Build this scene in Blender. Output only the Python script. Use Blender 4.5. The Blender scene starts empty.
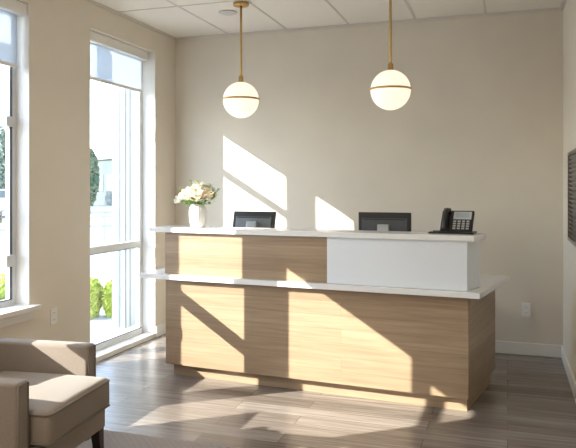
import bpy, bmesh, math, random
from mathutils import Vector, Matrix
R = math.radians
PI = math.pi
random.seed(7)
COL = bpy.context.scene.collection

# ------------------------------------------------------------------ helpers
class MB:
    """collects shapes and links them as ONE mesh object"""
    def __init__(s):
        s.bm = bmesh.new()
    def box(s, x0, x1, y0, y1, z0, z1, M=None):
        c = [(x0,y0,z0),(x1,y0,z0),(x1,y1,z0),(x0,y1,z0),(x0,y0,z1),(x1,y0,z1),(x1,y1,z1),(x0,y1,z1)]
        v = [s.bm.verts.new((M @ Vector(p)) if M else p) for p in c]
        for f in ((0,3,2,1),(4,5,6,7),(0,1,5,4),(1,2,6,5),(2,3,7,6),(3,0,4,7)):
            s.bm.faces.new([v[i] for i in f])
        return s
    def prism(s, pts, z0, z1, M=None):
        """pts: counter-clockwise outline in xy"""
        T = (lambda p: M @ Vector(p)) if M else (lambda p: p)
        a = [s.bm.verts.new(T((x,y,z0))) for x,y in pts]
        b = [s.bm.verts.new(T((x,y,z1))) for x,y in pts]
        n = len(pts)
        s.bm.faces.new(a[::-1]); s.bm.faces.new(b)
        for i in range(n):
            s.bm.faces.new([a[i],a[(i+1)%n],b[(i+1)%n],b[i]])
        return s
    def lathe(s, prof, seg=32, M=None, smooth=True):
        T = (lambda p: M @ Vector(p)) if M else (lambda p: p)
        rings = []
        for r,z in prof:
            if r < 1e-6: rings.append([s.bm.verts.new(T((0,0,z)))])
            else: rings.append([s.bm.verts.new(T((r*math.cos(2*PI*i/seg), r*math.sin(2*PI*i/seg), z))) for i in range(seg)])
        for A,B in zip(rings, rings[1:]):
            for i in range(seg):
                j=(i+1)%seg
                vs = [A[i%len(A)], A[j%len(A)], B[j%len(B)], B[i%len(B)]]
                u=[]
                for q in vs:
                    if q not in u: u.append(q)
                if len(u)>2:
                    f=s.bm.faces.new(u); f.smooth=smooth
        for rg,rev in ((rings[0],True),(rings[-1],False)):
            if len(rg)>1: s.bm.faces.new(rg[::-1] if rev else rg)
        return s
    def tube(s, pts, r, seg=10):
        pts=[Vector(p) for p in pts]
        rs = r if isinstance(r,(list,tuple)) else [r]*len(pts)
        prev=None; rings=[]
        up=None
        for i,p in enumerate(pts):
            d=(pts[min(i+1,len(pts)-1)]-pts[max(i-1,0)]).normalized()
            if up is None:
                up=Vector((0,0,1)) if abs(d.z)<.9 else Vector((1,0,0))
            a=d.cross(up).normalized(); b=a.cross(d).normalized(); up=b
            rings.append([s.bm.verts.new(p+(a*math.cos(2*PI*k/seg)+b*math.sin(2*PI*k/seg))*rs[i]) for k in range(seg)])
        for A,B in zip(rings,rings[1:]):
            for k in range(seg):
                f=s.bm.faces.new([A[k],A[(k+1)%seg],B[(k+1)%seg],B[k]]); f.smooth=True
        s.bm.faces.new(rings[0][::-1]); s.bm.faces.new(rings[-1])
        return s
    def quad(s, pts):
        s.bm.faces.new([s.bm.verts.new(p) for p in pts]); return s
    def build(s, name, mat, parent=None, bevel=0, seg=2, smooth=False, loc=None, rz=0):
        bmesh.ops.recalc_face_normals(s.bm, faces=s.bm.faces)
        me=bpy.data.meshes.new(name); s.bm.to_mesh(me); s.bm.free()
        if smooth:
            for p in me.polygons: p.use_smooth=True
        o=bpy.data.objects.new(name, me); COL.objects.link(o)
        me.materials.append(mat)
        if bevel:
            b=o.modifiers.new('bevel','BEVEL'); b.width=bevel; b.segments=seg; b.limit_method='ANGLE'; b.angle_limit=R(40)
            b.harden_normals=False
        if parent: o.parent=parent
        if loc: o.location=loc
        if rz: o.rotation_euler=(0,0,rz)
        return o
def tag(o,label=None,cat=None,group=None,kind=None):
    if label: o['label']=label
    if cat: o['category']=cat
    if group: o['group']=group
    if kind: o['kind']=kind
    return o
def empty(name, loc=(0,0,0), rz=0, label=None, cat=None, group=None, kind=None):
    o=bpy.data.objects.new(name,None); COL.objects.link(o)
    o.location=loc; o.rotation_euler=(0,0,rz); o.empty_display_size=.05
    return tag(o,label,cat,group,kind)
def copy_tree(o,parent=None):
    c=o.copy(); COL.objects.link(c); c.parent=parent
    for ch in [x for x in bpy.data.objects if x.parent==o]: copy_tree(ch,c)
    return c

# ------------------------------------------------------------------ materials
def mat(name):
    m=bpy.data.materials.new(name); m.use_nodes=True
    return m, m.node_tree.nodes, m.node_tree.links, m.node_tree.nodes['Principled BSDF']
def simple(name, col, rough=.5, metal=0, spec=.5, noise=0, nscale=30, bump=0, bscale=200, emit=None, estr=0, sub=0, coat=0):
    m,N,L,P=mat(name)
    P.inputs['Base Color'].default_value=(*col,1); P.inputs['Roughness'].default_value=rough
    P.inputs['Metallic'].default_value=metal; P.inputs['Specular IOR Level'].default_value=spec
    P.inputs['Coat Weight'].default_value=coat
    tc=N.new('ShaderNodeTexCoord')
    if noise:
        n=N.new('ShaderNodeTexNoise'); n.inputs['Scale'].default_value=nscale; n.inputs['Detail'].default_value=4
        L.new(tc.outputs['Object'],n.inputs['Vector'])
        r=N.new('ShaderNodeValToRGB')
        r.color_ramp.elements[0].color=(*[c*(1-noise) for c in col],1); r.color_ramp.elements[0].position=.3
        r.color_ramp.elements[1].color=(*[min(1,c*(1+noise)) for c in col],1); r.color_ramp.elements[1].position=.7
        L.new(n.outputs['Fac'],r.inputs['Fac']); L.new(r.outputs['Color'],P.inputs['Base Color'])
    if bump:
        n=N.new('ShaderNodeTexNoise'); n.inputs['Scale'].default_value=bscale; n.inputs['Detail'].default_value=3
        L.new(tc.outputs['Object'],n.inputs['Vector'])
        b=N.new('ShaderNodeBump'); b.inputs['Strength'].default_value=bump; b.inputs['Distance'].default_value=.002
        L.new(n.outputs['Fac'],b.inputs['Height']); L.new(b.outputs['Normal'],P.inputs['Normal'])
    if emit:
        P.inputs['Emission Color'].default_value=(*emit,1); P.inputs['Emission Strength'].default_value=estr
    if sub:
        P.inputs['Subsurface Weight'].default_value=sub; P.inputs['Subsurface Scale'].default_value=.02
    return m

def board_mat(name, cols, length, width, grain_col, rough, seam, axis_z, bump=.15, seam_dark=.6, grain=.35, coat=0):
    """boards laid along x; width runs along z (upright) or y (floor)"""
    m,N,L,P=mat(name)
    tc=N.new('ShaderNodeTexCoord'); sep=N.new('ShaderNodeSeparateXYZ'); L.new(tc.outputs['Object'],sep.inputs[0])
    cmb=N.new('ShaderNodeCombineXYZ'); 
    # length axis: x + y so that the end panel also gets grain along it
    if axis_z:
        ad=N.new('ShaderNodeMath'); ad.operation='ADD'; L.new(sep.outputs['X'],ad.inputs[0]); L.new(sep.outputs['Y'],ad.inputs[1])
        L.new(ad.outputs[0],cmb.inputs['X']); L.new(sep.outputs['Z'],cmb.inputs['Y'])
    else:
        L.new(sep.outputs['X'],cmb.inputs['X']); L.new(sep.outputs['Y'],cmb.inputs['Y'])
    br=N.new('ShaderNodeTexBrick'); L.new(cmb.outputs[0],br.inputs['Vector'])
    br.inputs['Scale'].default_value=1; br.inputs['Brick Width'].default_value=length; br.inputs['Row Height'].default_value=width
    br.inputs['Mortar Size'].default_value=seam; br.inputs['Mortar Smooth'].default_value=.1
    br.inputs['Color1'].default_value=(0,0,0,1); br.inputs['Color2'].default_value=(1,1,1,1); br.inputs['Mortar'].default_value=(.5,.5,.5,1)
    br.offset=.37; br.offset_frequency=2; br.squash=1
    ramp=N.new('ShaderNodeValToRGB'); L.new(br.outputs['Color'],ramp.inputs['Fac'])
    e=ramp.color_ramp.elements
    e[0].color=(*cols[0],1); e[1].color=(*cols[-1],1)
    for i,c in enumerate(cols[1:-1]):
        k=e.new((i+1)/(len(cols)-1)); k.color=(*c,1)
    # grain: noise stretched along the board, shifted per board
    off=N.new('ShaderNodeVectorMath'); off.operation='MULTIPLY_ADD'
    L.new(br.outputs['Color'],off.inputs[0]); off.inputs[1].default_value=(7.3,3.1,5.7); L.new(cmb.outputs[0],off.inputs[2])
    mp=N.new('ShaderNodeMapping'); mp.inputs['Scale'].default_value=(1.2,26,26); L.new(off.outputs[0],mp.inputs['Vector'])
    n1=N.new('ShaderNodeTexNoise'); n1.inputs['Scale'].default_value=1.6; n1.inputs['Detail'].default_value=6; n1.inputs['Roughness'].default_value=.6
    n1.inputs['Distortion'].default_value=.6
    L.new(mp.outputs[0],n1.inputs['Vector'])
    r2=N.new('ShaderNodeValToRGB'); r2.color_ramp.elements[0].position=.35; r2.color_ramp.elements[1].position=.68
    L.new(n1.outputs['Fac'],r2.inputs['Fac'])
    mul=N.new('ShaderNodeMath'); mul.operation='MULTIPLY'; mul.inputs[1].default_value=grain; L.new(r2.outputs['Color'],mul.inputs[0])
    mx=N.new('ShaderNodeMix'); mx.data_type='RGBA'
    L.new(mul.outputs[0],mx.inputs['Factor']); L.new(ramp.outputs['Color'],mx.inputs[6]); mx.inputs[7].default_value=(*grain_col,1)
    mx2=N.new('ShaderNodeMix'); mx2.data_type='RGBA'; mx2.blend_type='MULTIPLY'
    sm=N.new('ShaderNodeMath'); sm.operation='MULTIPLY'; sm.inputs[1].default_value=seam_dark; L.new(br.outputs['Fac'],sm.inputs[0])
    L.new(sm.outputs[0],mx2.inputs['Factor']); L.new(mx.outputs[2],mx2.inputs[6]); mx2.inputs[7].default_value=(.25,.2,.16,1)
    L.new(mx2.outputs[2],P.inputs['Base Color'])
    P.inputs['Roughness'].default_value=rough; P.inputs['Coat Weight'].default_value=coat; P.inputs['Coat Roughness'].default_value=.3
    b=N.new('ShaderNodeBump'); b.inputs['Strength'].default_value=bump; b.inputs['Distance'].default_value=.002
    sub=N.new('ShaderNodeMath'); sub.operation='SUBTRACT'; L.new(n1.outputs['Fac'],sub.inputs[0]); L.new(br.outputs['Fac'],sub.inputs[1])
    L.new(sub.outputs[0],b.inputs['Height']); L.new(b.outputs['Normal'],P.inputs['Normal'])
    return m

M_wall=simple('greige_wall_paint',(.70,.645,.555),.75,noise=.02,nscale=3,bump=.12,bscale=260,spec=.3)
M_wall_left=simple('warm_beige_wall_paint',(.73,.665,.565),.75,noise=.02,nscale=3,bump=.12,bscale=260,spec=.3)
M_trim=simple('white_trim_paint',(.80,.78,.74),.4,bump=.03,bscale=90)
M_reveal=simple('white_reveal_plaster',(.80,.78,.74),.6,bump=.05,bscale=200)
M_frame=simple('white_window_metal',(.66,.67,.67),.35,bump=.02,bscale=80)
M_frame2=simple('frame_standin_paint',(.22,.24,.24),.4,noise=.03)
M_gasket=simple('dark_window_gasket',(.10,.12,.14),.5,noise=.1)
M_wood=board_mat('pale_oak_veneer',[(.30,.21,.13),(.395,.285,.182),(.34,.24,.15),(.43,.315,.205)],2.4,.093,(.18,.112,.065),.42,.0012,True,bump=.06,seam_dark=.35,grain=.5,coat=.15)
M_floor=board_mat('grey_brown_plank_floor',[(.155,.125,.102),(.305,.262,.228),(.205,.170,.142),(.36,.315,.277)],1.22,.152,(.07,.050,.036),.27,.0022,False,bump=.12,seam_dark=.6,grain=.65)
M_white=simple('white_laminate',(.76,.80,.85),.35,bump=.02,bscale=60)
M_quartz=simple('white_quartz',(.80,.80,.80),.22,noise=.025,nscale=120)
M_black=simple('black_plastic',(.014,.013,.014),.4,noise=.1,nscale=60,bump=.05,bscale=600)
M_dkgrey=simple('dark_grey_plastic',(.06,.062,.068),.45,noise=.08,nscale=40,bump=.05,bscale=500)
M_midgrey=simple('mid_grey_plastic',(.16,.17,.18),.35,noise=.08,nscale=40,bump=.05,bscale=500)
M_silver=simple('silver_plastic',(.42,.43,.44),.35,metal=.3,noise=.04)
M_keys=simple('grey_key_plastic',(.42,.42,.42),.5,noise=.04)
M_lcd=simple('pale_lcd',(.50,.54,.57),.25,noise=.03,nscale=90)
M_brass=simple('brushed_brass',(.62,.41,.16),.32,metal=1,noise=.05,nscale=80)
M_globe=simple('opal_glass',(.70,.66,.60),.25,noise=.01,emit=(1,.86,.68),estr=.62)
M_chair=simple('taupe_upholstery',(.225,.185,.152),.85,noise=.08,nscale=220,bump=.4,bscale=500,spec=.25)
M_chair.node_tree.nodes['Principled BSDF'].inputs['Sheen Weight'].default_value=.25
M_pipe=simple('taupe_piping',(.17,.14,.115),.8,noise=.06,nscale=200,bump=.3,bscale=500)
M_legs=simple('black_lacquered_wood',(.018,.015,.013),.3,noise=.1,nscale=40)
M_plate=simple('white_cover_plate',(.78,.77,.74),.35,noise=.01)
M_slot=simple('dark_slot',(.05,.05,.05),.6,noise=.05)
M_vase=simple('matte_white_ceramic',(.78,.76,.73),.45,noise=.02,nscale=40,bump=.15,bscale=120)
M_petal=simple('cream_petals',(.93,.92,.80),.6,noise=.05,nscale=80,sub=.15)
M_petal2=simple('pale_peach_petals',(.93,.87,.70),.6,noise=.06,nscale=80,sub=.15)
M_leaf=simple('fresh_green_leaf',(.22,.42,.06),.5,noise=.2,nscale=60)
M_leaf2=simple('lime_green_bud',(.55,.68,.16),.5,noise=.15,nscale=60)
M_grille_frame=simple('bronze_grey_metal',(.20,.18,.16),.4,metal=.5,noise=.05)
M_slat=simple('grey_brown_slats',(.30,.27,.235),.5,noise=.1,nscale=20)
M_lens=simple('white_lens',(.62,.60,.56),.4,noise=.02)
M_fillpanel=simple('fill_light_diffuser',(.9,.9,.9),.5,emit=(1,.90,.76),estr=14)  # glowing face of the added fill panels

# shade fabric: woven, lets part of the light through
m,N,L,P=mat('white_shade_fabric'); M_shade=m
out=N['Material Output']; 
tc=N.new('ShaderNodeTexCoord'); nz=N.new('ShaderNodeTexNoise'); nz.inputs['Scale'].default_value=300; L.new(tc.outputs['Object'],nz.inputs['Vector'])
rp=N.new('ShaderNodeValToRGB'); rp.color_ramp.elements[0].color=(.57,.61,.65,1); rp.color_ramp.elements[1].color=(.65,.69,.73,1); L.new(nz.outputs['Fac'],rp.inputs['Fac'])
df=N.new('ShaderNodeBsdfDiffuse'); tl=N.new('ShaderNodeBsdfTranslucent'); tp=N.new('ShaderNodeBsdfTransparent')
L.new(rp.outputs['Color'],df.inputs['Color']); L.new(rp.outputs['Color'],tl.inputs['Color']); tp.inputs['Color'].default_value=(.95,.97,1,1)
m1=N.new('ShaderNodeMixShader'); m1.inputs[0].default_value=.45; L.new(df.outputs[0],m1.inputs[1]); L.new(tl.outputs[0],m1.inputs[2])
m2=N.new('ShaderNodeMixShader'); m2.inputs[0].default_value=.10; L.new(m1.outputs[0],m2.inputs[1]); L.new(tp.outputs[0],m2.inputs[2])
L.new(m2.outputs[0],out.inputs['Surface'])
# window glass
m,N,L,P=mat('window_glass'); M_glass=m
out=N['Material Output']; tp=N.new('ShaderNodeBsdfTransparent'); gl=N.new('ShaderNodeBsdfGlossy'); gl.inputs['Roughness'].default_value=.02
tp.inputs['Color'].default_value=(.95,.97,.97,1)
lw=N.new('ShaderNodeLayerWeight'); lw.inputs['Blend'].default_value=.35; fr=N.new('ShaderNodeMath'); fr.operation='MULTIPLY_ADD'; fr.inputs[1].default_value=.16; fr.inputs[2].default_value=.02; pw=N.new('ShaderNodeMath'); pw.operation='POWER'; pw.inputs[1].default_value=3; L.new(lw.outputs['Facing'],pw.inputs[0]); L.new(pw.outputs[0],fr.inputs[0])
mx=N.new('ShaderNodeMixShader'); L.new(fr.outputs[0],mx.inputs[0]); L.new(tp.outputs[0],mx.inputs[1]); L.new(gl.outputs[0],mx.inputs[2])
L.new(mx.outputs[0],out.inputs['Surface'])

# ceiling tiles: faint speckle
M_tile=simple('mineral_fibre_tile',(.84,.79,.71),.85,noise=.03,nscale=150,bump=.2,bscale=300,spec=.2)
M_tbar=simple('ceiling_grid_metal',(.64,.60,.54),.5,noise=.02)

# rug: woven herringbone
m,N,L,P=mat('taupe_woven_rug'); M_rug=m
tc=N.new('ShaderNodeTexCoord')
wv=N.new('ShaderNodeTexWave'); wv.inputs['Scale'].default_value=14; wv.bands_direction='DIAGONAL'; wv.inputs['Distortion'].default_value=1.5
ck=N.new('ShaderNodeTexChecker'); ck.inputs['Scale'].default_value=60
L.new(tc.outputs['Object'],wv.inputs['Vector']); L.new(tc.outputs['Object'],ck.inputs['Vector'])
rp=N.new('ShaderNodeValToRGB'); rp.color_ramp.elements[0].color=(.27,.225,.195,1); rp.color_ramp.elements[1].color=(.315,.265,.23,1)
mt=N.new('ShaderNodeMath'); mt.operation='MULTIPLY_ADD'; mt.inputs[1].default_value=.5; 
L.new(wv.outputs['Fac'],mt.inputs[0]); 
mm=N.new('ShaderNodeMath'); mm.operation='MULTIPLY'; mm.inputs[1].default_value=.35; L.new(ck.outputs['Fac'],mm.inputs[0]); L.new(mm.outputs[0],mt.inputs[2])
L.new(mt.outputs[0],rp.inputs['Fac']); L.new(rp.outputs['Color'],P.inputs['Base Color']); P.inputs['Roughness'].default_value=.95
b=N.new('ShaderNodeBump'); b.inputs['Strength'].default_value=.4; b.inputs['Distance'].default_value=.003; L.new(mt.outputs[0],b.inputs['Height']); L.new(b.outputs['Normal'],P.inputs['Normal'])

# ------------------------------------------------------------------ room
XL, XR, YB, YF, ZC = -3.18, .44, 6.0, -2.6, 2.93
WT=.18                                   # left wall thickness
MB().box(XL-WT,XR+.12,YF-.12,YB+.12,-.10,0).build('floor',M_floor); tag(bpy.data.objects['floor'],kind='structure')
tag(MB().box(XL-.0,XR+.12,YB,YB+.12,0,ZC+.15).build('wall_back',M_wall),kind='structure')
tag(MB().box(XR,XR+.12,YF,YB,0,ZC+.15).build('wall_right',M_wall),kind='structure')
tag(MB().box(XL-WT,XR+.12,YF-.12,YF,0,ZC+.15).build('wall_front',M_wall),kind='structure')
# left wall, a ribbon window and a full-height window cut out of it
W1=(1.15,3.85,.59,2.71); W2=(4.56,5.60,.03,2.71)
w=MB()
w.box(XL-WT,XL,YF,W1[0],0,ZC+.15)
w.box(XL-WT,XL,W1[1],4.44,0,ZC+.15); w.prism([(XL-WT,4.44),(XL,4.44),(XL,W2[0])],0,ZC+.15)
w.box(XL-WT,XL,W2[1],YB+.12,0,ZC+.15)
w.box(XL-WT,XL,W1[0],W1[1],0,W1[2])
w.box(XL-WT,XL,W1[0],W1[1],W1[3],ZC+.15)
w.prism([(XL-WT,4.44),(XL,W2[0]),(XL,W2[1]),(XL-WT,W2[1])],W2[3],ZC+.15)
w.prism([(XL-WT,4.44),(XL,W2[0]),(XL,W2[1]),(XL-WT,W2[1])],-.02,W2[2])
tag(w.build('wall_left',M_wall_left),kind='structure')
# ceiling slab + suspended tiles with T-bars
cl=tag(MB().box(XL-WT,XR+.12,YF-.12,YB+.12,ZC+.001,ZC+.10).build('ceiling',M_tile),kind='structure')
g=MB()
xs=[-.18-.605*i for i in range(-1,6)]
for x in xs:
    if XL<x<XR: g.box(x-.009,x+.009,YF,YB,ZC-.003,ZC+.001)
y=YB-1.05
while y>YF:
    g.box(XL,XR,y-.009,y+.009,ZC-.0032,ZC+.001); y-=1.21
g.build('grid_bars',M_tbar,cl)
g=MB(); g.box(XL,XR,YB-.016,YB,ZC-.022,ZC); g.box(XL,XL+.016,YF,YB-.017,ZC-.022,ZC); g.box(XR-.016,XR,YF,YB-.017,ZC-.022,ZC)
g.build('edge_trim',M_tbar,cl)
# baseboards
BH=.105
tag(MB().box(XL,XR,YB-.014,YB,0,BH).build('baseboard_back',M_trim,bevel=.004),kind='structure')
tag(MB().box(XR-.014,XR,YF,YB-.015,0,BH).build('baseboard_right',M_trim,bevel=.004),kind='structure')
g=MB(); g.box(XL,XL+.014,YF,W2[0],0,BH); g.box(XL,XL+.014,W2[1],YB-.015,0,BH)
tag(g.build('baseboard_left',M_trim,bevel=.004),kind='structure')

# ------------------------------------------------------------------ windows
def frame_box(name,par,x0,x1,y0,y1,z0,z1,m=None,bevel=.003): return MB().box(x0,x1,y0,y1,z0,z1).build(name,m or M_frame,par,bevel=bevel)
# window_1 : ribbon window, its unseen near bays laid out to shape sun patches
w1=empty('window_1',(XL,W1[1],W1[2]),kind='structure')
def P1(o): o.parent=w1; o.matrix_parent_inverse=Matrix.Translation(w1.location).inverted(); return o
xo,xi=-3.345,-3.29
y0,y1,z0,z1=W1
g=MB(); g.box(xo,xi,y1-.05,y1,z0,z1); g.box(xo,xi,y0,y0+.05,z0,z1); g.box(xo,xi,y0+.05,y1-.05,z0,z0+.05); g.box(xo,xi,y0+.05,y1-.05,z1-.05,z1)
P1(g.build('frame',M_frame,bevel=.003))
for a,b_,zz in ((2.97,3.225,z0+.05),(2.14,2.21,1.75),(1.68,1.83,1.42)):  # two stop partway up so sun passes below them
    P1(MB().box(xo,xi,a,b_,zz,z1-.05).build('mullion',M_frame,bevel=.003))
P1(MB().box(xo+.002,xi+.03,3.717,3.80,1.847,1.915).build('transom',M_frame,bevel=.004))
P1(MB().box(xo+.002,xi+.03,3.717,3.80,.875,.955).build('transom',M_frame,bevel=.004))
P1(MB().box(xo+.002,xi-.002,3.225,3.71,1.178,1.262).build('transom',M_frame,bevel=.004))  # unseen rail added to cast the slanting bar on the desk front
P1(MB().box(xo+.002,xi-.002,1.83,2.14,1.75,1.80).build('transom',M_frame,bevel=.004))
P1(MB().box(xo+.01,xi-.01,y0+.05,2.205,z0+.05,1.215).build('sun_block_panel',M_frame))  # unseen panels added to block low sun from the floor
P1(MB().box(xo+.01,xi-.01,2.21,2.53,z0+.05,1.12).build('sun_block_panel',M_frame))
P1(MB().box(-3.325,-3.319,y0+.05,y1-.05,z0+.05,z1-.05).build('pane',M_glass))
g=MB()
g.box(xi,xi+.004,3.778,3.80,z0+.05,z1-.05); g.box(xi,xi+.004,3.655,3.80,z0+.05,z0+.058)
P1(g.build('gasket',M_gasket))
g=MB(); g.box(xi,XL-.001,y0,y1,z0,z0+.012); g.box(XL-.001,XL+.07,y0-.03,y1+.04,z0-.022,z0+.012)
g.box(XL,XL+.018,y0-.02,y1+.03,z0-.09,z0-.022)
P1(g.build('window_sill',M_trim,bevel=.004))
P1(MB().box(xi,XL-.001,y1-.006,y1-.0005,z0+.012,z1).build('reveal_lining',M_reveal))
# window_2 : full-height window
w2=empty('window_2',(XL,W2[1],0),kind='structure')
def P2(o): o.parent=w2; o.matrix_parent_inverse=Matrix.Translation(w2.location).inverted(); return o
y0,y1,z0,z1=W2; y0=4.425; xo,xi=-3.36,-3.315
g=MB(); g.box(xo,xi,y1-.06,y1,z0,z1); g.box(xo,xi,y1-.125,y1-.06,2.36,z1-.05); g.box(xo,xi,y0,y0+.03,z0,z1); g.box(xo,xi,y0+.03,y0+.085,2.36,z1-.05); g.box(xo,xi+.02,y0+.03,y1-.06,z0,z0+.07); g.box(xo,xi,y0+.03,y1-.06,z1-.05,z1)  # short upper jamb pieces added to stop sun leaking past the shade
P2(g.build('frame',M_frame,bevel=.003))
P2(MB().box(xo,xi+.015,y0+.03,y1-.06,.865,.925).build('transom',M_frame,bevel=.004))
P2(MB().box(-3.343,-3.337,y0+.03,y1-.06,z0+.07,z1-.05).build('pane',M_glass))
g=MB(); g.box(xi,xi+.003,y0+.03,y1-.06,.857,.866); g.box(xi+.02,xi+.023,y0+.03,y1-.06,z0+.066,z0+.074)
P2(g.build('gasket',M_gasket))
P2(MB().box(xi,XL-.001,y1-.006,y1-.0005,z0,z1).build('reveal_lining',M_reveal))
P2(MB().box(xi+.02,XL+.002,W2[0],y1,0.0,z0+.012).build('window_sill',M_trim,bevel=.004))

# roller shades
def shade(name,y0,y1,zb,x,label,group):
    t=empty(name,(x,y0,2.60),label=label,cat='window shade',group=group)
    def add(mb,nm,m,**k):
        o=mb.build(nm,m,**k); o.parent=t; o.matrix_parent_inverse=Matrix.Translation(t.location).inverted(); return o
    add(MB().box(x-.03,x+.05,y0,y1+.02,2.625,2.708),'cassette',M_trim,bevel=.006)
    add(MB().box(x-.002,x+.0,y0+.02,y1-.02,zb+.02,2.626),'fabric',M_shade)
    add(MB().box(x-.010,x+.008,y0+.015,y1-.015,zb,zb+.026),'hem_bar',M_trim,bevel=.004)
    return t
shade('roller_shade',4.54,5.525,2.318,-3.275,'white roller shade half lowered in the tall window left of the desk','roller shades')
s1=shade('roller_shade',3.24,3.82,2.255,-3.245,'white roller shade high up in the window at the left edge','roller shades')
s2=shade('roller_shade',2.235,3.225,1.975,-3.245,'unseen white roller shade added to block sun in the middle bay of the ribbon window','roller shades')  # this and the next two are unseen, dropped to block sun
s3=shade('roller_shade',1.84,2.215,1.885,-3.245,'unseen white roller shade added to block sun in the narrow bay of the ribbon window','roller shades')
s4=shade('roller_shade',1.17,1.77,1.50,-3.245,'unseen white roller shade added to block sun, lowered furthest, bay nearest the camera','roller shades')

# outlets
def outlet(loc,rz,label):
    t=empty('wall_outlet',loc,rz,label=label,cat='electrical outlet',group='electrical outlets')
    MB().box(-.036,.036,-.007,-.0002,-.058,.058).build('cover_plate',M_plate,t,bevel=.003)
    for z in (-.024,.024):
        r=MB().box(-.016,.016,-.009,-.007,z-.014,z+.014).build('receptacle',M_plate,t,bevel=.002)
        MB().box(-.008,-.006,-.0096,-.009,z-.005,z+.006).box(.006,.008,-.0096,-.009,z-.005,z+.006).build('slot',M_slot,r)
    return t
outlet((.148,YB,.385),0,'white outlet on the back wall to the right of the desk')
outlet((XL,4.105,.475),R(90),'white outlet low on the left wall between the windows')

# ------------------------------------------------------------------ unseen frame added outside to shape the sun patches
t=empty('sun_shaping_frame',(-4.4,3.4,-.05),label='unseen white frame added outside the windows to shape the sun patches',cat='shadow caster')
def PC(o): o.parent=t; o.matrix_parent_inverse=Matrix.Translation(t.location).inverted(); return o
PC(MB().box(-4.43,-4.37,2.872,2.942,-.05,3.3).build('post',M_frame,bevel=.004))
PC(MB().box(-4.46,-4.34,3.97,4.115,-.05,3.3).build('post',M_frame,bevel=.004))
PC(MB().box(-4.44,-4.37,2.945,3.97,2.60,2.695).build('beam',M_frame,bevel=.004))
PC(MB().box(-4.44,-4.36,2.3,2.885,2.85,3.1).build('sun_block_board',M_frame,bevel=.004))  # added board, stops a stray sun spot on the back wall
PC(MB().box(-4.425,-4.375,4.115,4.74,2.625,2.68).build('beam',M_frame,bevel=.004))
# upright added outside the tall window, stands in for its right frame lines
t=empty('frame_line_standin',(-3.72,5.92,-.05),label='added upright just outside the tall window, standing in for its frame lines',cat='frame stand-in')
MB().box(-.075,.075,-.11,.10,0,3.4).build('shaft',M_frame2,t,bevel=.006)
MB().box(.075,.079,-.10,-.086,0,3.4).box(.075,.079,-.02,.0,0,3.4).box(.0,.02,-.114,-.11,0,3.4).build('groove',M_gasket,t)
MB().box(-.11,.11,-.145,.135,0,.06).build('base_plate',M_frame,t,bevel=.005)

# ------------------------------------------------------------------ reception desk (local x along the front, y towards the back)
DA=math.atan2(-.0755,.997)
D=empty('reception_desk',(-.245,4.37,0),DA,label='long reception desk of pale oak with a white upper panel',cat='reception desk')
# body outline : front at y=-.07, right end splayed
FR=-.07; LX=-2.205
body=[(LX,FR),(.018,FR),(.104,.74),(LX,.74)]
MB().prism(body,.095,.737).build('body',M_wood,D,bevel=.002)
MB().prism([(LX+.03,0),(-.0,0),(.075,.70),(LX+.03,.70)],0,.095).build('toe_kick',M_wood,D)
MB().box(LX,-.915,-.08,.13,.776,1.088).build('oak_upper_panel',M_wood,D,bevel=.002)
MB().prism([(-.914,-.084),(.012,-.084),(.066,.13),(-.914,.13)],.776,1.088).build('white_upper_panel',M_white,D,bevel=.003)
dm=bpy.data.objects['white_upper_panel']; dm['label']='white laminate panel'
T=empty('lower_counter',(-.245,4.37,.737),DA,label='white quartz ledge running along the desk above the oak front',cat='countertop')
MB().prism([(LX-.205,FR-.055),(.092,FR-.055),(.20,.80),(LX-.205,.80)],0.0005,.038).build('slab',M_quartz,T,bevel=.003)
T=empty('transaction_counter',(-.245,4.37,1.088),DA,label='raised white quartz top carrying the vase, monitors side and phone',cat='countertop')
T['label']='raised white quartz top of the desk under vase and phone'
MB().prism([(LX-.12,-.115),(.058,-.115),(.098,.15),(LX-.12,.15)],0.0005,.036).build('slab',M_quartz,T,bevel=.003)
ZT=1.088+.036
def dw(x,y):   # desk-local to world
    return (-.245+x*math.cos(DA)-y*math.sin(DA), 4.37+x*math.sin(DA)+y*math.cos(DA))

# monitors on the rear work surface (the lower slab), seen from behind
def monitor(u_x,u_y,rz,wid,tilt,matback,label,base_z):
    t=empty('computer_monitor',(u_x,u_y,base_z),rz,label=label,cat='monitor',group='monitors behind the desk')
    W=wid/2; H=.285
    Mx=Matrix.Translation((0,0,.175))@Matrix.Rotation(tilt,4,'X')
    h=MB(); h.box(-W,W,-.006,.018,0,H,Mx); ho=h.build('bezel',M_black,t,bevel=.004)
    h=MB(); h.box(-W+.028,W-.028,-.012,-.006,.02,H-.045,Mx); h.build('back_cover',matback,t,bevel=.003)
    h=MB(); h.box(-W+.008,W-.008,.0182,.0192,.012,H-.012,Mx); h.build('screen',M_slot,t)
    h=MB(); h.box(-W+.04,W-.04,-.0135,-.0118,H-.045-.012,H-.045-.004,Mx); h.build('vent_strip',M_black,t)
    h=MB(); h.box(-.045,.045,-.05,-.012,.06,.195,Mx); h.build('stand_mount',M_silver,t,bevel=.006)
    MB().box(-.03,.03,-.045,-.015,.012,.30).build('stand_neck',M_silver,t,bevel=.004)
    MB().box(-.11,.11,-.10,.09,0,.014).build('stand_base',M_black,t,bevel=.004)
    return t
monitor(-1.975,5.02,R(-4),.375,R(-14),M_midgrey,'tilted computer monitor seen from behind, right of the vase',.7755)
monitor(-.885,5.00,R(-4),.405,R(0),M_dkgrey,'upright black computer monitor seen from behind, left of the phone',.7755)

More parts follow.
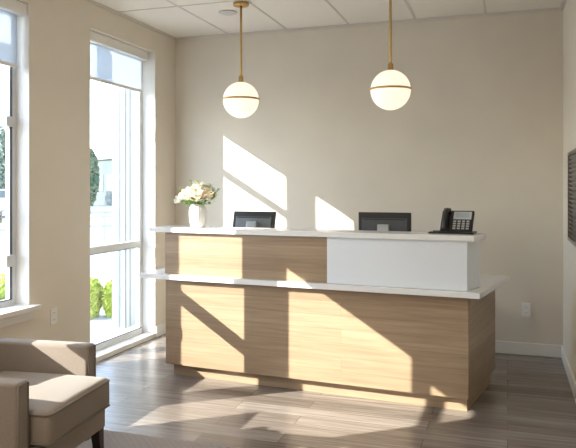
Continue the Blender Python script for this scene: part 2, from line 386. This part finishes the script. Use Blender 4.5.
# desk phone
px,py=dw(-.085,.06)
ph=empty('desk_phone',(px,py,ZT),R(-6),label='black desk phone with handset and grey keypad on the raised counter',cat='telephone')
TL=R(52)
Mx=Matrix.Translation((.01,-.035,.012))@Matrix.Rotation(TL,4,'X')
MB().box(-.10,.125,-.05,.10,0,.014).box(-.165,-.10,-.045,.02,0,.010).build('base',M_black,ph,bevel=.004)
MB().box(-.10,.105,0,.165,-.014,.012,Mx).build('console',M_black,ph,bevel=.006,seg=3)
MB().box(-.075,.095,.045,.062,.03,.10).build('stand',M_black,ph,bevel=.003)
lc=MB().box(-.022,.092,.092,.152,.012,.0155,Mx).build('display',M_lcd,ph,bevel=.001)
MB().box(-.008,.078,.108,.142,.0155,.0162,Mx).build('screen',simple('lcd_text_area',(.36,.41,.45),.3,noise=.08,nscale=300),lc)
for r in range(4):
    for c in range(4):
        MB().box(-.020+c*.028,-.001+c*.028,.014+r*.0185,.026+r*.0185,.012,.0165,Mx).build('key',M_keys,ph,bevel=.0015)
hs=MB()
hs.tube([Mx@Vector(p) for p in ((-.065,.010,.024),(-.066,.045,.042),(-.066,.085,.047),(-.066,.125,.042),(-.065,.158,.024))],[.019,.016,.0155,.016,.019],12)
hs.box(-.089,-.043,.000,.038,.011,.032,Mx); hs.box(-.089,-.043,.132,.170,.011,.032,Mx)
hs.build('handset',M_black,ph,bevel=.006,seg=3)
cd=MB(); pts=[]
for i in range(121):
    a=i/120; pts.append((-.088-.05*math.sin(a*PI)+.004*math.cos(i*1.3), -.03+.10*a*.6, .012+.004*math.sin(i*1.3)+.02*(1-a)*0))
cd.tube(pts,.0016,6).build('coiled_cord',M_black,ph)

# vase with flowers
vx,vy=-2.205,4.515
V=empty('flower_vase',(vx,vy,ZT),label='ribbed white ceramic vase at the left end of the raised counter',cat='vase')
mb=MB(); prof=[(0,.0),(.046,.0),(.052,.004),(.060,.05),(.066,.10),(.064,.135),(.054,.158),(.048,.168),(.050,.176),(.045,.176),(.043,.165),(.050,.14),(.055,.10),(.048,.03),(0,.02)]
seg=72
rings=[]
for r,z in prof:
    if r<1e-6: rings.append([mb.bm.verts.new((0,0,z))]); continue
    rings.append([mb.bm.verts.new(((r+(.0016*math.cos(k*2*PI/seg*18) if .004<z<.16 and r>.05 else 0))*math.cos(2*PI*k/seg),(r+(.0016*math.cos(k*2*PI/seg*18) if .004<z<.16 and r>.05 else 0))*math.sin(2*PI*k/seg),z)) for k in range(seg)])
for A,B in zip(rings,rings[1:]):
    for k in range(seg):
        j=(k+1)%seg; u=[]
        for q in (A[k%len(A)],A[j%len(A)],B[j%len(B)],B[k%len(B)]):
            if q not in u: u.append(q)
        if len(u)>2: mb.bm.faces.new(u).smooth=True
mb.build('body',M_vase,V)
def petal(mb,Mx,L_,W_,cup,curl):
    n,k=6,5; g=[]
    for i in range(n+1):
        a=i/n; w_=W_*math.sin(PI*min(.97,(.12+.80*a)))**.7
        row=[]
        for j in range(k+1):
            b_=j/k*2-1
            x=w_*b_; y=cup*math.sin(a*PI*.5)*(1)+ -curl*a**3 - .25*cup*(b_*b_)*1.2; z=L_*a*(1-.10*b_*b_)
            row.append(mb.bm.verts.new(Mx@Vector((x,y,z))))
        g.append(row)
    for i in range(n):
        for j in range(k):
            mb.bm.faces.new([g[i][j],g[i][j+1],g[i+1][j+1],g[i+1][j]]).smooth=True
def bloom_mb(size,seed):
    rnd=random.Random(seed); mb=MB()
    for layer,(cnt,sc,tl) in enumerate(((4,.72,4),(5,.88,-8),(6,1.0,-24),(6,.98,-44))):
        for i in range(cnt):
            a=2*PI*i/cnt+layer*.5+rnd.uniform(-.12,.12)
            Mx=Matrix.Rotation(a,4,'Z')@Matrix.Translation((0,-.003-.002*layer,0))@Matrix.Rotation(R(-tl+rnd.uniform(-5,5)),4,'X')
            petal(mb,Mx,size*sc,size*.42*sc,-size*.34,-size*.16*(layer>1))
    mb.lathe([(0,-.004),(size*.16,0),(size*.2,size*.2),(0,size*.6)],10)
    return mb
def leaf_mb(mb,base,tip,wid,seed=0):
    base,tip=Vector(base),Vector(tip); d=tip-base; up=Vector((0,0,1)); s_=d.cross(up).normalized()
    n=6; A=[]
    for i in range(n+1):
        a=i/n; w_=wid*math.sin(PI*(.06+.92*a))**.8
        c=base+d*a+up*(.18*d.length*math.sin(a*PI))
        A.append((mb.bm.verts.new(c-s_*w_),mb.bm.verts.new(c-up*w_*.25),mb.bm.verts.new(c+s_*w_)))
    for i in range(n):
        for j in (0,1): mb.bm.faces.new([A[i][j],A[i][j+1],A[i+1][j+1],A[i+1][j]]).smooth=True
# (dx, dz above vase top, dy, size, petals, label)
blooms=[(-.115,.055,-.02,.062,M_petal,'cream rose leaning out furthest left of the bouquet'),
        (-.045,.075,-.05,.074,M_petal,'large white rose left of centre at the front of the bouquet'),
        (.030,.070,-.055,.074,M_petal2,'peach tinted rose right of centre at the front of the bouquet'),
        (.085,.075,-.02,.062,M_petal2,'smaller peach rose on the right side of the bouquet'),
        (.018,.135,.00,.058,M_petal,'cream rose standing at the top of the bouquet'),
        (-.060,.120,.03,.052,M_petal,'cream rose behind the large white one, upper left'),
        (.065,.120,.04,.050,M_petal,'small cream rose at the upper right back')]
for i,(dx,dz,dy,sz,pm,lab) in enumerate(blooms):
    t=empty('rose',(vx,vy,ZT+.10),label=lab,cat='flower',group='roses in the white vase')
    tip=Vector((dx,dy,.076+dz-.03)); nd=(tip-Vector((0,0,-.05))).normalized()
    q=Vector((0,0,1)).rotation_difference((nd+Vector((0,-.35,.0))).normalized())
    sz*=1.12; b_=bloom_mb(sz,i).build('bloom',pm,t); b_.location=tip; b_.rotation_mode='QUATERNION'; b_.rotation_quaternion=q
    MB().tube([(dx*.12,dy*.12,-.05),(dx*.25,dy*.25,.05),(dx*.7,dy*.7,.06+dz*.35),tip],.0028,6).build('stem',M_leaf,t)
    mb=MB()
    for k in range(5):
        a=k*2*PI/5+i; leaf_mb(mb,tip+Vector((0,0,-.01)),tip+Vector((math.cos(a)*sz*.75,math.sin(a)*sz*.75,-.012)),.008)
    mb.build('sepals',M_leaf,t)
sprigs=[(-.165,.115,-.01),(-.13,.035,-.05),(-.055,.165,.0),(-.09,.0,-.06),(.0,.015,-.085),(.07,-.005,-.06),(.13,.0,-.03),(.155,.06,-.02),(.165,.105,.01),(.10,.145,.02),(-.02,.17,.02),(.05,.03,-.08),(-.10,.09,.03),(.12,.09,.05),(-.05,.02,-.085)]
sname=['far left and high','low left','tall left of top','lower left front','low front centre','low right front','low far right','right side','far right and high','upper right','topmost','front right','left back','right back','front left']
for i,(dx,dz,dy) in enumerate(sprigs):
    t=empty('leaf_sprig',(vx,vy,ZT+.10),label='green leafy sprig in the vase bouquet, '+sname[i],cat='foliage',group='green sprigs in the white vase')
    tip=Vector((dx,dy,.076+dz)); root=Vector((dx*.12,dy*.12,-.03)); mid=Vector((dx*.45,dy*.45,.075+max(0,dz)*.4))
    MB().tube([root,Vector((dx*.22,dy*.22,.06)),mid,tip],.0018,6).build('stem',M_leaf,t)
    mb=MB(); rnd=random.Random(40+i)
    for k in range(9):
        a=.15+.85*k/8; p=(mid.lerp(tip,(a-.3)/.7) if a>.3 else Vector((dx*.22,dy*.22,.06)).lerp(mid,a/.3))
        ang=k*2.4+i; L_=.030+.014*rnd.random()
        leaf_mb(mb,p,p+Vector((math.cos(ang)*L_,math.sin(ang)*L_*.8,.010+.014*rnd.random())),.0085)
    mb.build('leaves',M_leaf if i in (3,4,5,6,11,14,1) else M_leaf2 if i in (0,2,10,9) else M_leaf,t)

# ------------------------------------------------------------------ pendants
def pendant(x,y,zc,label):
    t=empty('pendant_lamp',(x,y,ZC),label=label,cat='pendant lamp',group='globe pendants above the desk')
    h=zc-ZC; r=.147
    MB().lathe([(0,-.026),(.058,-.026),(.064,-.022),(.064,-.0005),(0,-.0005)],32).build('ceiling_canopy',M_brass,t)
    MB().tube([(0,0,-.02),(0,0,h+r+.02)],.0095,12).build('rod',M_brass,t)
    MB().lathe([(0,h+r+.052),(.014,h+r+.052),(.020,h+r+.040),(.022,h+r-.001),(.036,h+r-.006),(0,h+r-.010)][::-1],24).build('cap',M_brass,t)
    n=24; pr=[(r*math.sin(PI*i/n),h-r*math.cos(PI*i/n)) for i in range(n+1)]; pr[0]=(0,h-r); pr[-1]=(0,h+r)
    g=MB().lathe(pr,40).build('globe_shade',M_globe,t)
    zb=h+.005
    MB().lathe([(r-.001,zb-.007),(r+.006,zb-.007),(r+.008,zb),(r+.006,zb+.007),(r-.001,zb+.007)],48).build('brass_band',M_brass,t)
    return t
pendant(-2.066,5.025,2.138,'brass pendant with a lit opal globe, left one above the vase side')
pendant(-.815,4.86,2.138,'brass pendant with a lit opal globe, right one above the phone side')
# smoke detector
t=empty('smoke_detector',(-2.28,5.25,ZC-.0035),label='round white smoke detector on the ceiling near the left pendant',cat='smoke detector')
MB().lathe([(0,-.016),(.035,-.016),(.052,-.014),(.070,-.007),(.078,-.005),(.080,0),(0,0)],36).build('housing',M_lens,t)
MB().lathe([(.040,-.0172),(.046,-.0168),(.046,-.013),(.040,-.013)],30).build('sensor_ring',M_tbar,t)

# fill light panels added out of view to brighten the room
for i,(x,y) in enumerate(((-1.695,1.12),(-1.695,-1.3))):
    t=empty('fill_light_panel',(x,y,ZC-.0035),label='added unseen fill light panel in the ceiling '+('nearer the desk' if i==0 else 'at the far end behind'),cat='fill light',group='added fill light panels')
    MB().box(-.29,.29,-.59,-.565,-.012,0).box(-.29,.29,.565,.59,-.012,0).box(-.29,-.265,-.565,.565,-.012,0).box(.265,.29,-.565,.565,-.012,0).build('frame',M_trim,t)
    MB().box(-.265,.265,-.565,.565,-.008,-.001).build('diffuser',M_fillpanel,t)

# louvred panel on the right wall
t=empty('louvre_panel',(XR,4.80,1.35),label='grey brown slatted louvre panel on the right wall',cat='wall vent')
MB().box(-.035,-.0005,-.40,-.375,-.30,.32).box(-.035,-.0005,.285,.31,-.30,.32).box(-.035,-.0005,-.375,.285,-.30,-.275).box(-.035,-.0005,-.375,.285,.295,.32).build('frame',M_grille_frame,t,bevel=.002)
g=MB()
for k in range(19):
    z=-.262+k*.030; Mx=Matrix.Translation((-.019,0,z))@Matrix.Rotation(R(35),4,'Y')
    g.box(-.013,.013,-.375,.285,-.002,.002,Mx)
g.build('slats',M_slat,t)
MB().box(-.006,-.0007,-.375,.285,-.275,.295).build('backing',M_grille_frame,t)

# ------------------------------------------------------------------ rug and armchair
tag(MB().box(-3.05,-1.25,.6,3.345,.0005,.009).build('area_rug',M_rug,bevel=.003),'thin taupe woven rug under the armchair','rug')

CH=empty('armchair',(-1.80,2.53,.009),R(6),label='taupe upholstered armchair with dark legs at the lower left',cat='armchair')
# local: +x is the front, y across; seat front at x=0
def soft(x0,x1,y0,y1,z0,z1,name,par,r=.02,m=None,crown=0,Mx=None):
    bm=bmesh.new(); nx,ny,nz=10,10,4
    mb=MB(); mb.box(x0,x1,y0,y1,z0,z1)
    bmesh.ops.bevel(mb.bm,geom=mb.bm.edges[:],offset=r,segments=4,profile=.5,affect='EDGES')
    if crown:
        bmesh.ops.subdivide_edges(mb.bm,edges=[e for e in mb.bm.edges if e.calc_length()>.12],cuts=9,use_grid_fill=True)
        cx,cy=(x0+x1)/2,(y0+y1)/2
        for v in mb.bm.verts:
            if v.co.z>(z0+z1)/2:
                a=1-((v.co.x-cx)/((x1-x0)/2))**2; b_=1-((v.co.y-cy)/((y1-y0)/2))**2
                v.co.z+=crown*max(0,a)*max(0,b_)
    if Mx: mb.bm.transform(Mx)
    return mb.build(name,m or M_chair,par,smooth=True)
bm_=None
soft(-.66,-.035,-.275,.275,.245,.345,'seat_rail',CH,.010)
cu=soft(-.60,.0,-.268,.268,.345,.495,'seat_cushion',CH,.030,crown=.018)
def loop_pipe(par,x0,x1,y0,y1,z,r=.004,c=.028):
    pts=[]
    for cx,cy,a0 in ((x1-c,y1-c,0),(x0+c,y1-c,90),(x0+c,y0+c,180),(x1-c,y0+c,270)):
        for k in range(5):
            a=R(a0+k*22.5); pts.append((cx+c*math.cos(a),cy+c*math.sin(a),z))
    pts.append(pts[0]); return MB().tube(pts,r,8).build('piping',M_pipe,par)
loop_pipe(cu,-.600,.0,-.268,.268,.481)
loop_pipe(cu,-.600,.0,-.268,.268,.362)
def arm(y0,y1,xf):
    a=soft(-.72,xf,y0,y1,.16,.632,'armrest',CH,.016)
    # front facing with piping
    pts=[(xf+.001,y0+.012,.17),(xf+.001,y0+.012,.622),(xf+.001,y1-.012,.622),(xf+.001,y1-.012,.17)]
    MB().tube(pts,.0035,8).build('piping',M_pipe,a)
arm(.276,.366,-.135); arm(-.366,-.276,-.085)
Mx=Matrix.Translation((-.60,0,.30))@Matrix.Rotation(R(-8),4,'Y')
soft(-.13,0,-.274,.274,-.12,.475,'backrest',CH,.028,Mx=Mx)
Mx2=Matrix.Translation((-.60,0,.30))@Matrix.Rotation(R(-8),4,'Y')
for a_,c_ in ((-.366,-.276),(.276,.366)): MB().box(-.126,-.004,a_,c_,.0,.34,Mx2).build('back_corner',M_chair,CH,bevel=.015,seg=3)
for x,y,dx in ((-.066,-.235,.015),(-.066,.245,.02),(-.66,-.235,-.03),(-.66,.235,-.03)):
    mb=MB(); s_=.024; b_=.014
    c=[(x-s_,y-s_,.247),(x+s_,y-s_,.247),(x+s_,y+s_,.247),(x-s_,y+s_,.247)]
    d=[(x+dx-b_,y-b_,0.0005),(x+dx+b_,y-b_,0.0005),(x+dx+b_,y+b_,0.0005),(x+dx-b_,y+b_,0.0005)]
    A=[mb.bm.verts.new(p) for p in d]; B=[mb.bm.verts.new(p) for p in c]
    mb.bm.faces.new(A[::-1]); mb.bm.faces.new(B)
    for k in range(4): mb.bm.faces.new([A[k],A[(k+1)%4],B[(k+1)%4],B[k]])
    mb.build('leg',M_legs,CH,bevel=.002)

# ------------------------------------------------------------------ outside
M_pave=simple('pale_concrete',(.27,.27,.27),.9,noise=.06,nscale=2)
M_asph=simple('grey_asphalt',(.16,.165,.17),.9,noise=.1,nscale=4)
M_lawn=simple('dry_lawn',(.20,.26,.08),.95,noise=.25,nscale=8)
M_hedge=simple('yellow_green_hedge',(.36,.42,.07),.8,noise=.3,nscale=30)
M_tree=simple('dark_green_foliage',(.055,.095,.05),.8,noise=.3,nscale=10)
M_tree2=simple('grey_green_foliage',(.14,.165,.12),.8,noise=.3,nscale=10)
M_bark=simple('grey_bark',(.12,.10,.085),.9,noise=.2,nscale=12)
M_bldg=simple('pale_green_grey_render',(.085,.10,.10),.8,noise=.04,nscale=1)
M_roof=simple('grey_roof',(.20,.22,.24),.7,noise=.1,nscale=3)
M_bwin=simple('dark_window_glass',(.05,.07,.09),.1)
M_carp=simple('silver_car_paint',(.55,.57,.6),.25,metal=.3,coat=.8)
M_tyre=simple('black_tyre',(.02,.02,.02),.8,noise=.1)
M_steel=simple('galvanised_steel',(.30,.31,.32),.5,metal=.5,noise=.05)
def gp(u,t):     # ground direction by bearing: returns x,y at forward distance t
    c=(u-288)/664; return ((-.314+.9494*c)*t,(.9494+.314*c)*t)
tag(MB().box(-120,-3.37,-60,140,-.12,-.05).build('ground',M_pave),kind='structure')
tag(MB().box(-34,-21,-60,140,-.05,-.046).build('road',M_asph),kind='structure')
tag(MB().box(-60,-40,-60,140,-.05,-.044).build('road',M_asph),kind='structure')
tag(MB().box(-21,-18.2,-60,140,-.05,-.03).build('lawn',M_lawn),kind='structure')
tag(MB().box(-40,-34,-60,140,-.05,-.03).build('lawn',M_lawn),kind='structure')
def foliage(mb,c,rx,ry,rz,n,size,rnd):
    for _ in range(n):
        while True:
            p=Vector((rnd.uniform(-1,1),rnd.uniform(-1,1),rnd.uniform(-1,1)))
            if .25<p.length<1: break
        p=Vector((c[0]+p.x*rx,c[1]+p.y*ry,c[2]+p.z*rz))
        a=Vector((rnd.gauss(0,1),rnd.gauss(0,1),rnd.gauss(0,1))).normalized(); b_=a.orthogonal().normalized(); s_=size*rnd.uniform(.6,1.4)
        mb.quad([p-a*s_,p+b_*s_*.5,p+a*s_,p-b_*s_*.5])
def hedge(x,y,lx,ly,h,label,seed):
    rnd=random.Random(seed); t=empty('hedge',(x,y,-.05),label=label,cat='hedge',group='low hedges outside')
    mb=MB(); mb.lathe([(0,0),(lx*.35,0),(lx*.42,h*.4),(lx*.3,h*.8),(0,h*.85)],14,Matrix.Diagonal((1,ly/lx,1,1)))
    mb.build('core',M_hedge,t)
    mb=MB(); foliage(mb,(0,0,h*.52),lx*.5,ly*.5,h*.5,1500,.035,rnd); mb.build('leaves',M_hedge,t)
x,y=gp(89,7.5); hedge(x,y,.2,.5,.44,'low yellow green hedge outside the tall window',1)
x,y=gp(111,7.6); hedge(x,y,.10,.25,.40,'small clipped shrub outside, beside the hedge in the tall window',3)
x,y=gp(3,9.0); hedge(x,y,.6,1.0,.30,'low yellow green hedge outside the window at the left edge',2)
def tree(x,y,H,cr,tm,label,seed,n=2600,leaf=.16):
    rnd=random.Random(seed); t=empty('tree',(x,y,-.05),label=label,cat='tree',group='trees outside')
    mb=MB(); mb.tube([(0,0,0),(.05,0,H*.35),(-.04,.05,H*.7)],[H*.03,H*.022,H*.01],10)
    for k in range(9):
        a=k*2.4; z=H*(.28+.05*k); mb.tube([(0,0,z),(math.cos(a)*cr*.5,math.sin(a)*cr*.5,z+H*.12),(math.cos(a)*cr*.85,math.sin(a)*cr*.85,z+H*.22)],[H*.012,H*.007,H*.003],6)
    mb.build('trunk',M_bark,t)
    mb=MB(); foliage(mb,(0,0,H*.62),cr,cr,H*.40,n,leaf,rnd); mb.build('crown',tm,t)
x,y=gp(88,27); tree(x,y,3.1,.42,M_tree,'dark evergreen tree outside, left side of the tall window',5,3000,.10)
x,y=gp(-2,38); tree(x,y,5.0,2.2,M_tree2,'grey green tree across the road in the left edge window',6,n=2200,leaf=.15)
x,y=gp(10,52); tree(x,y,5.5,2.5,M_tree2,'more distant grey tree in the left edge window',8,n=1800,leaf=.16)
x,y=gp(131,70); tree(x,y,5.5,3,M_tree2,'distant tree beyond the building right of the lamp post',9)
# building
x,y=gp(115,62)
B=empty('office_building',(x,y,-.05),R(-32),label='low pale grey green building across the road in the tall window',cat='building')
MB().box(-1.6,7,-3,3,0,3.9).build('wall',M_bldg,B)
MB().box(-1.8,7.2,-3.2,3.2,3.9,4.15).build('roof',M_roof,B)
for k in range(4):
    f=MB().box(-1.1+k*2.0,.1+k*2.0,-3.05,-3,1.2,2.6).build('window',M_roof,B)
    MB().box(-1.02+k*2.0,.02+k*2.0,-3.06,-3.05,1.28,2.52).build('pane',M_bwin,f)
x,y=gp(115.5,24)
t=empty('lamp_post',(x,y,-.05),label='slim grey lamp post by the road outside the tall window',cat='lamp post')
MB().tube([(0,0,0),(0,0,3.3)],.04,10).build('pole',M_steel,t); MB().box(-.35,.1,-.09,.09,3.3,3.4).build('lamp_head',M_steel,t,bevel=.02)
MB().lathe([(0,0),(.12,0),(.12,.12),(.05,.2),(0,.2)],12).build('footing',M_steel,t)
# guard rail by the road
x,y=gp(104,19)
t=empty('guard_rail',(x,y,-.05),R(60),label='low grey guard rail along the road outside',cat='railing')
for z in (.35,.62): MB().box(-3,3,-.02,.02,z,z+.07).build('rail',M_steel,t)
for k in range(5): MB().box(-2.9+k*1.45-.03,-2.9+k*1.45+.03,-.05,-.02,0,.72).build('post',M_steel,t)
# car
x,y=gp(4,34)
t=empty('car',(x,y,-.046),R(75),label='silver parked car outside the window at the left edge',cat='car')
prof=[(-2.1,.30),(2.1,.30),(2.15,.62),(1.95,.80),(1.05,.92),(.45,1.38),(-.95,1.42),(-1.75,.98),(-2.12,.88)]
mb=MB(); mb.prism(prof,-.84,.84,Matrix.Rotation(R(90),4,'X')); mb.build('body',M_carp,t,bevel=.08,seg=4)
mb=MB(); mb.prism([(.95,.93),(.42,1.32),(-.9,1.36),(-1.5,1.0)],-.853,.853,Matrix.Rotation(R(90),4,'X')); mb.build('side_windows',M_bwin,t)
for wx in (-1.35,1.35):
    for wy in (-.80,.80):
        w_=MB().lathe([(0,-.1),(.30,-.1),(.33,-.06),(.33,.06),(.30,.1),(0,.1)],24,Matrix.Translation((wx,wy,.33))@Matrix.Rotation(R(90),4,'X')).build('wheel',M_tyre,t)
        MB().lathe([(0,-.11),(.17,-.11),(.19,-.09),(.19,.09),(.17,.11),(0,.11)],16,Matrix.Translation((wx,wy,.33))@Matrix.Rotation(R(90),4,'X')).build('hubcap',M_steel,w_)

# ------------------------------------------------------------------ light
sun=bpy.data.lights.new('sun','SUN'); sun.energy=12.5; sun.angle=R(.35); sun.color=(1,.945,.86)
so=bpy.data.objects.new('sun',sun); COL.objects.link(so)
so.rotation_euler=Vector((1.3,1,-.806)).to_track_quat('-Z','Y').to_euler()
so.location=(-8,-2,6)
wd=bpy.data.worlds.new('sky'); bpy.context.scene.world=wd; wd.use_nodes=True
N=wd.node_tree.nodes; L=wd.node_tree.links; bg=N['Background']
sk=N.new('ShaderNodeTexSky'); sk.sky_type='NISHITA'; sk.sun_disc=False; sk.sun_elevation=R(26); sk.sun_rotation=math.atan2(-1.3,-1)
sk.air_density=1.0; sk.dust_density=.3; sk.ozone_density=1.0
mx=N.new('ShaderNodeMix'); mx.data_type='RGBA'; mx.inputs['Factor'].default_value=.6; L.new(sk.outputs[0],mx.inputs[6]); mx.inputs[7].default_value=(4.0,4.8,6.2,1)
L.new(mx.outputs[2],bg.inputs['Color']); bg.inputs['Strength'].default_value=.85

# ------------------------------------------------------------------ camera
cam=bpy.data.cameras.new('camera'); co=bpy.data.objects.new('camera',cam); COL.objects.link(co)
co.location=(0,0,1.42); co.rotation_euler=(R(90),0,R(18.3))
cam.sensor_width=36; cam.lens=664/576*36; cam.shift_y=-36/576; cam.clip_start=.05; cam.clip_end=500
sc=bpy.context.scene; sc.camera=co
sc.view_settings.view_transform='Standard'; sc.view_settings.look='None'; sc.view_settings.exposure=0.54; sc.view_settings.gamma=1
sc.view_settings.use_curve_mapping=False
sc.cycles.max_bounces=10; sc.cycles.diffuse_bounces=6; sc.cycles.transparent_max_bounces=16
sc.cycles.use_denoising=True; sc.cycles.sample_clamp_indirect=6
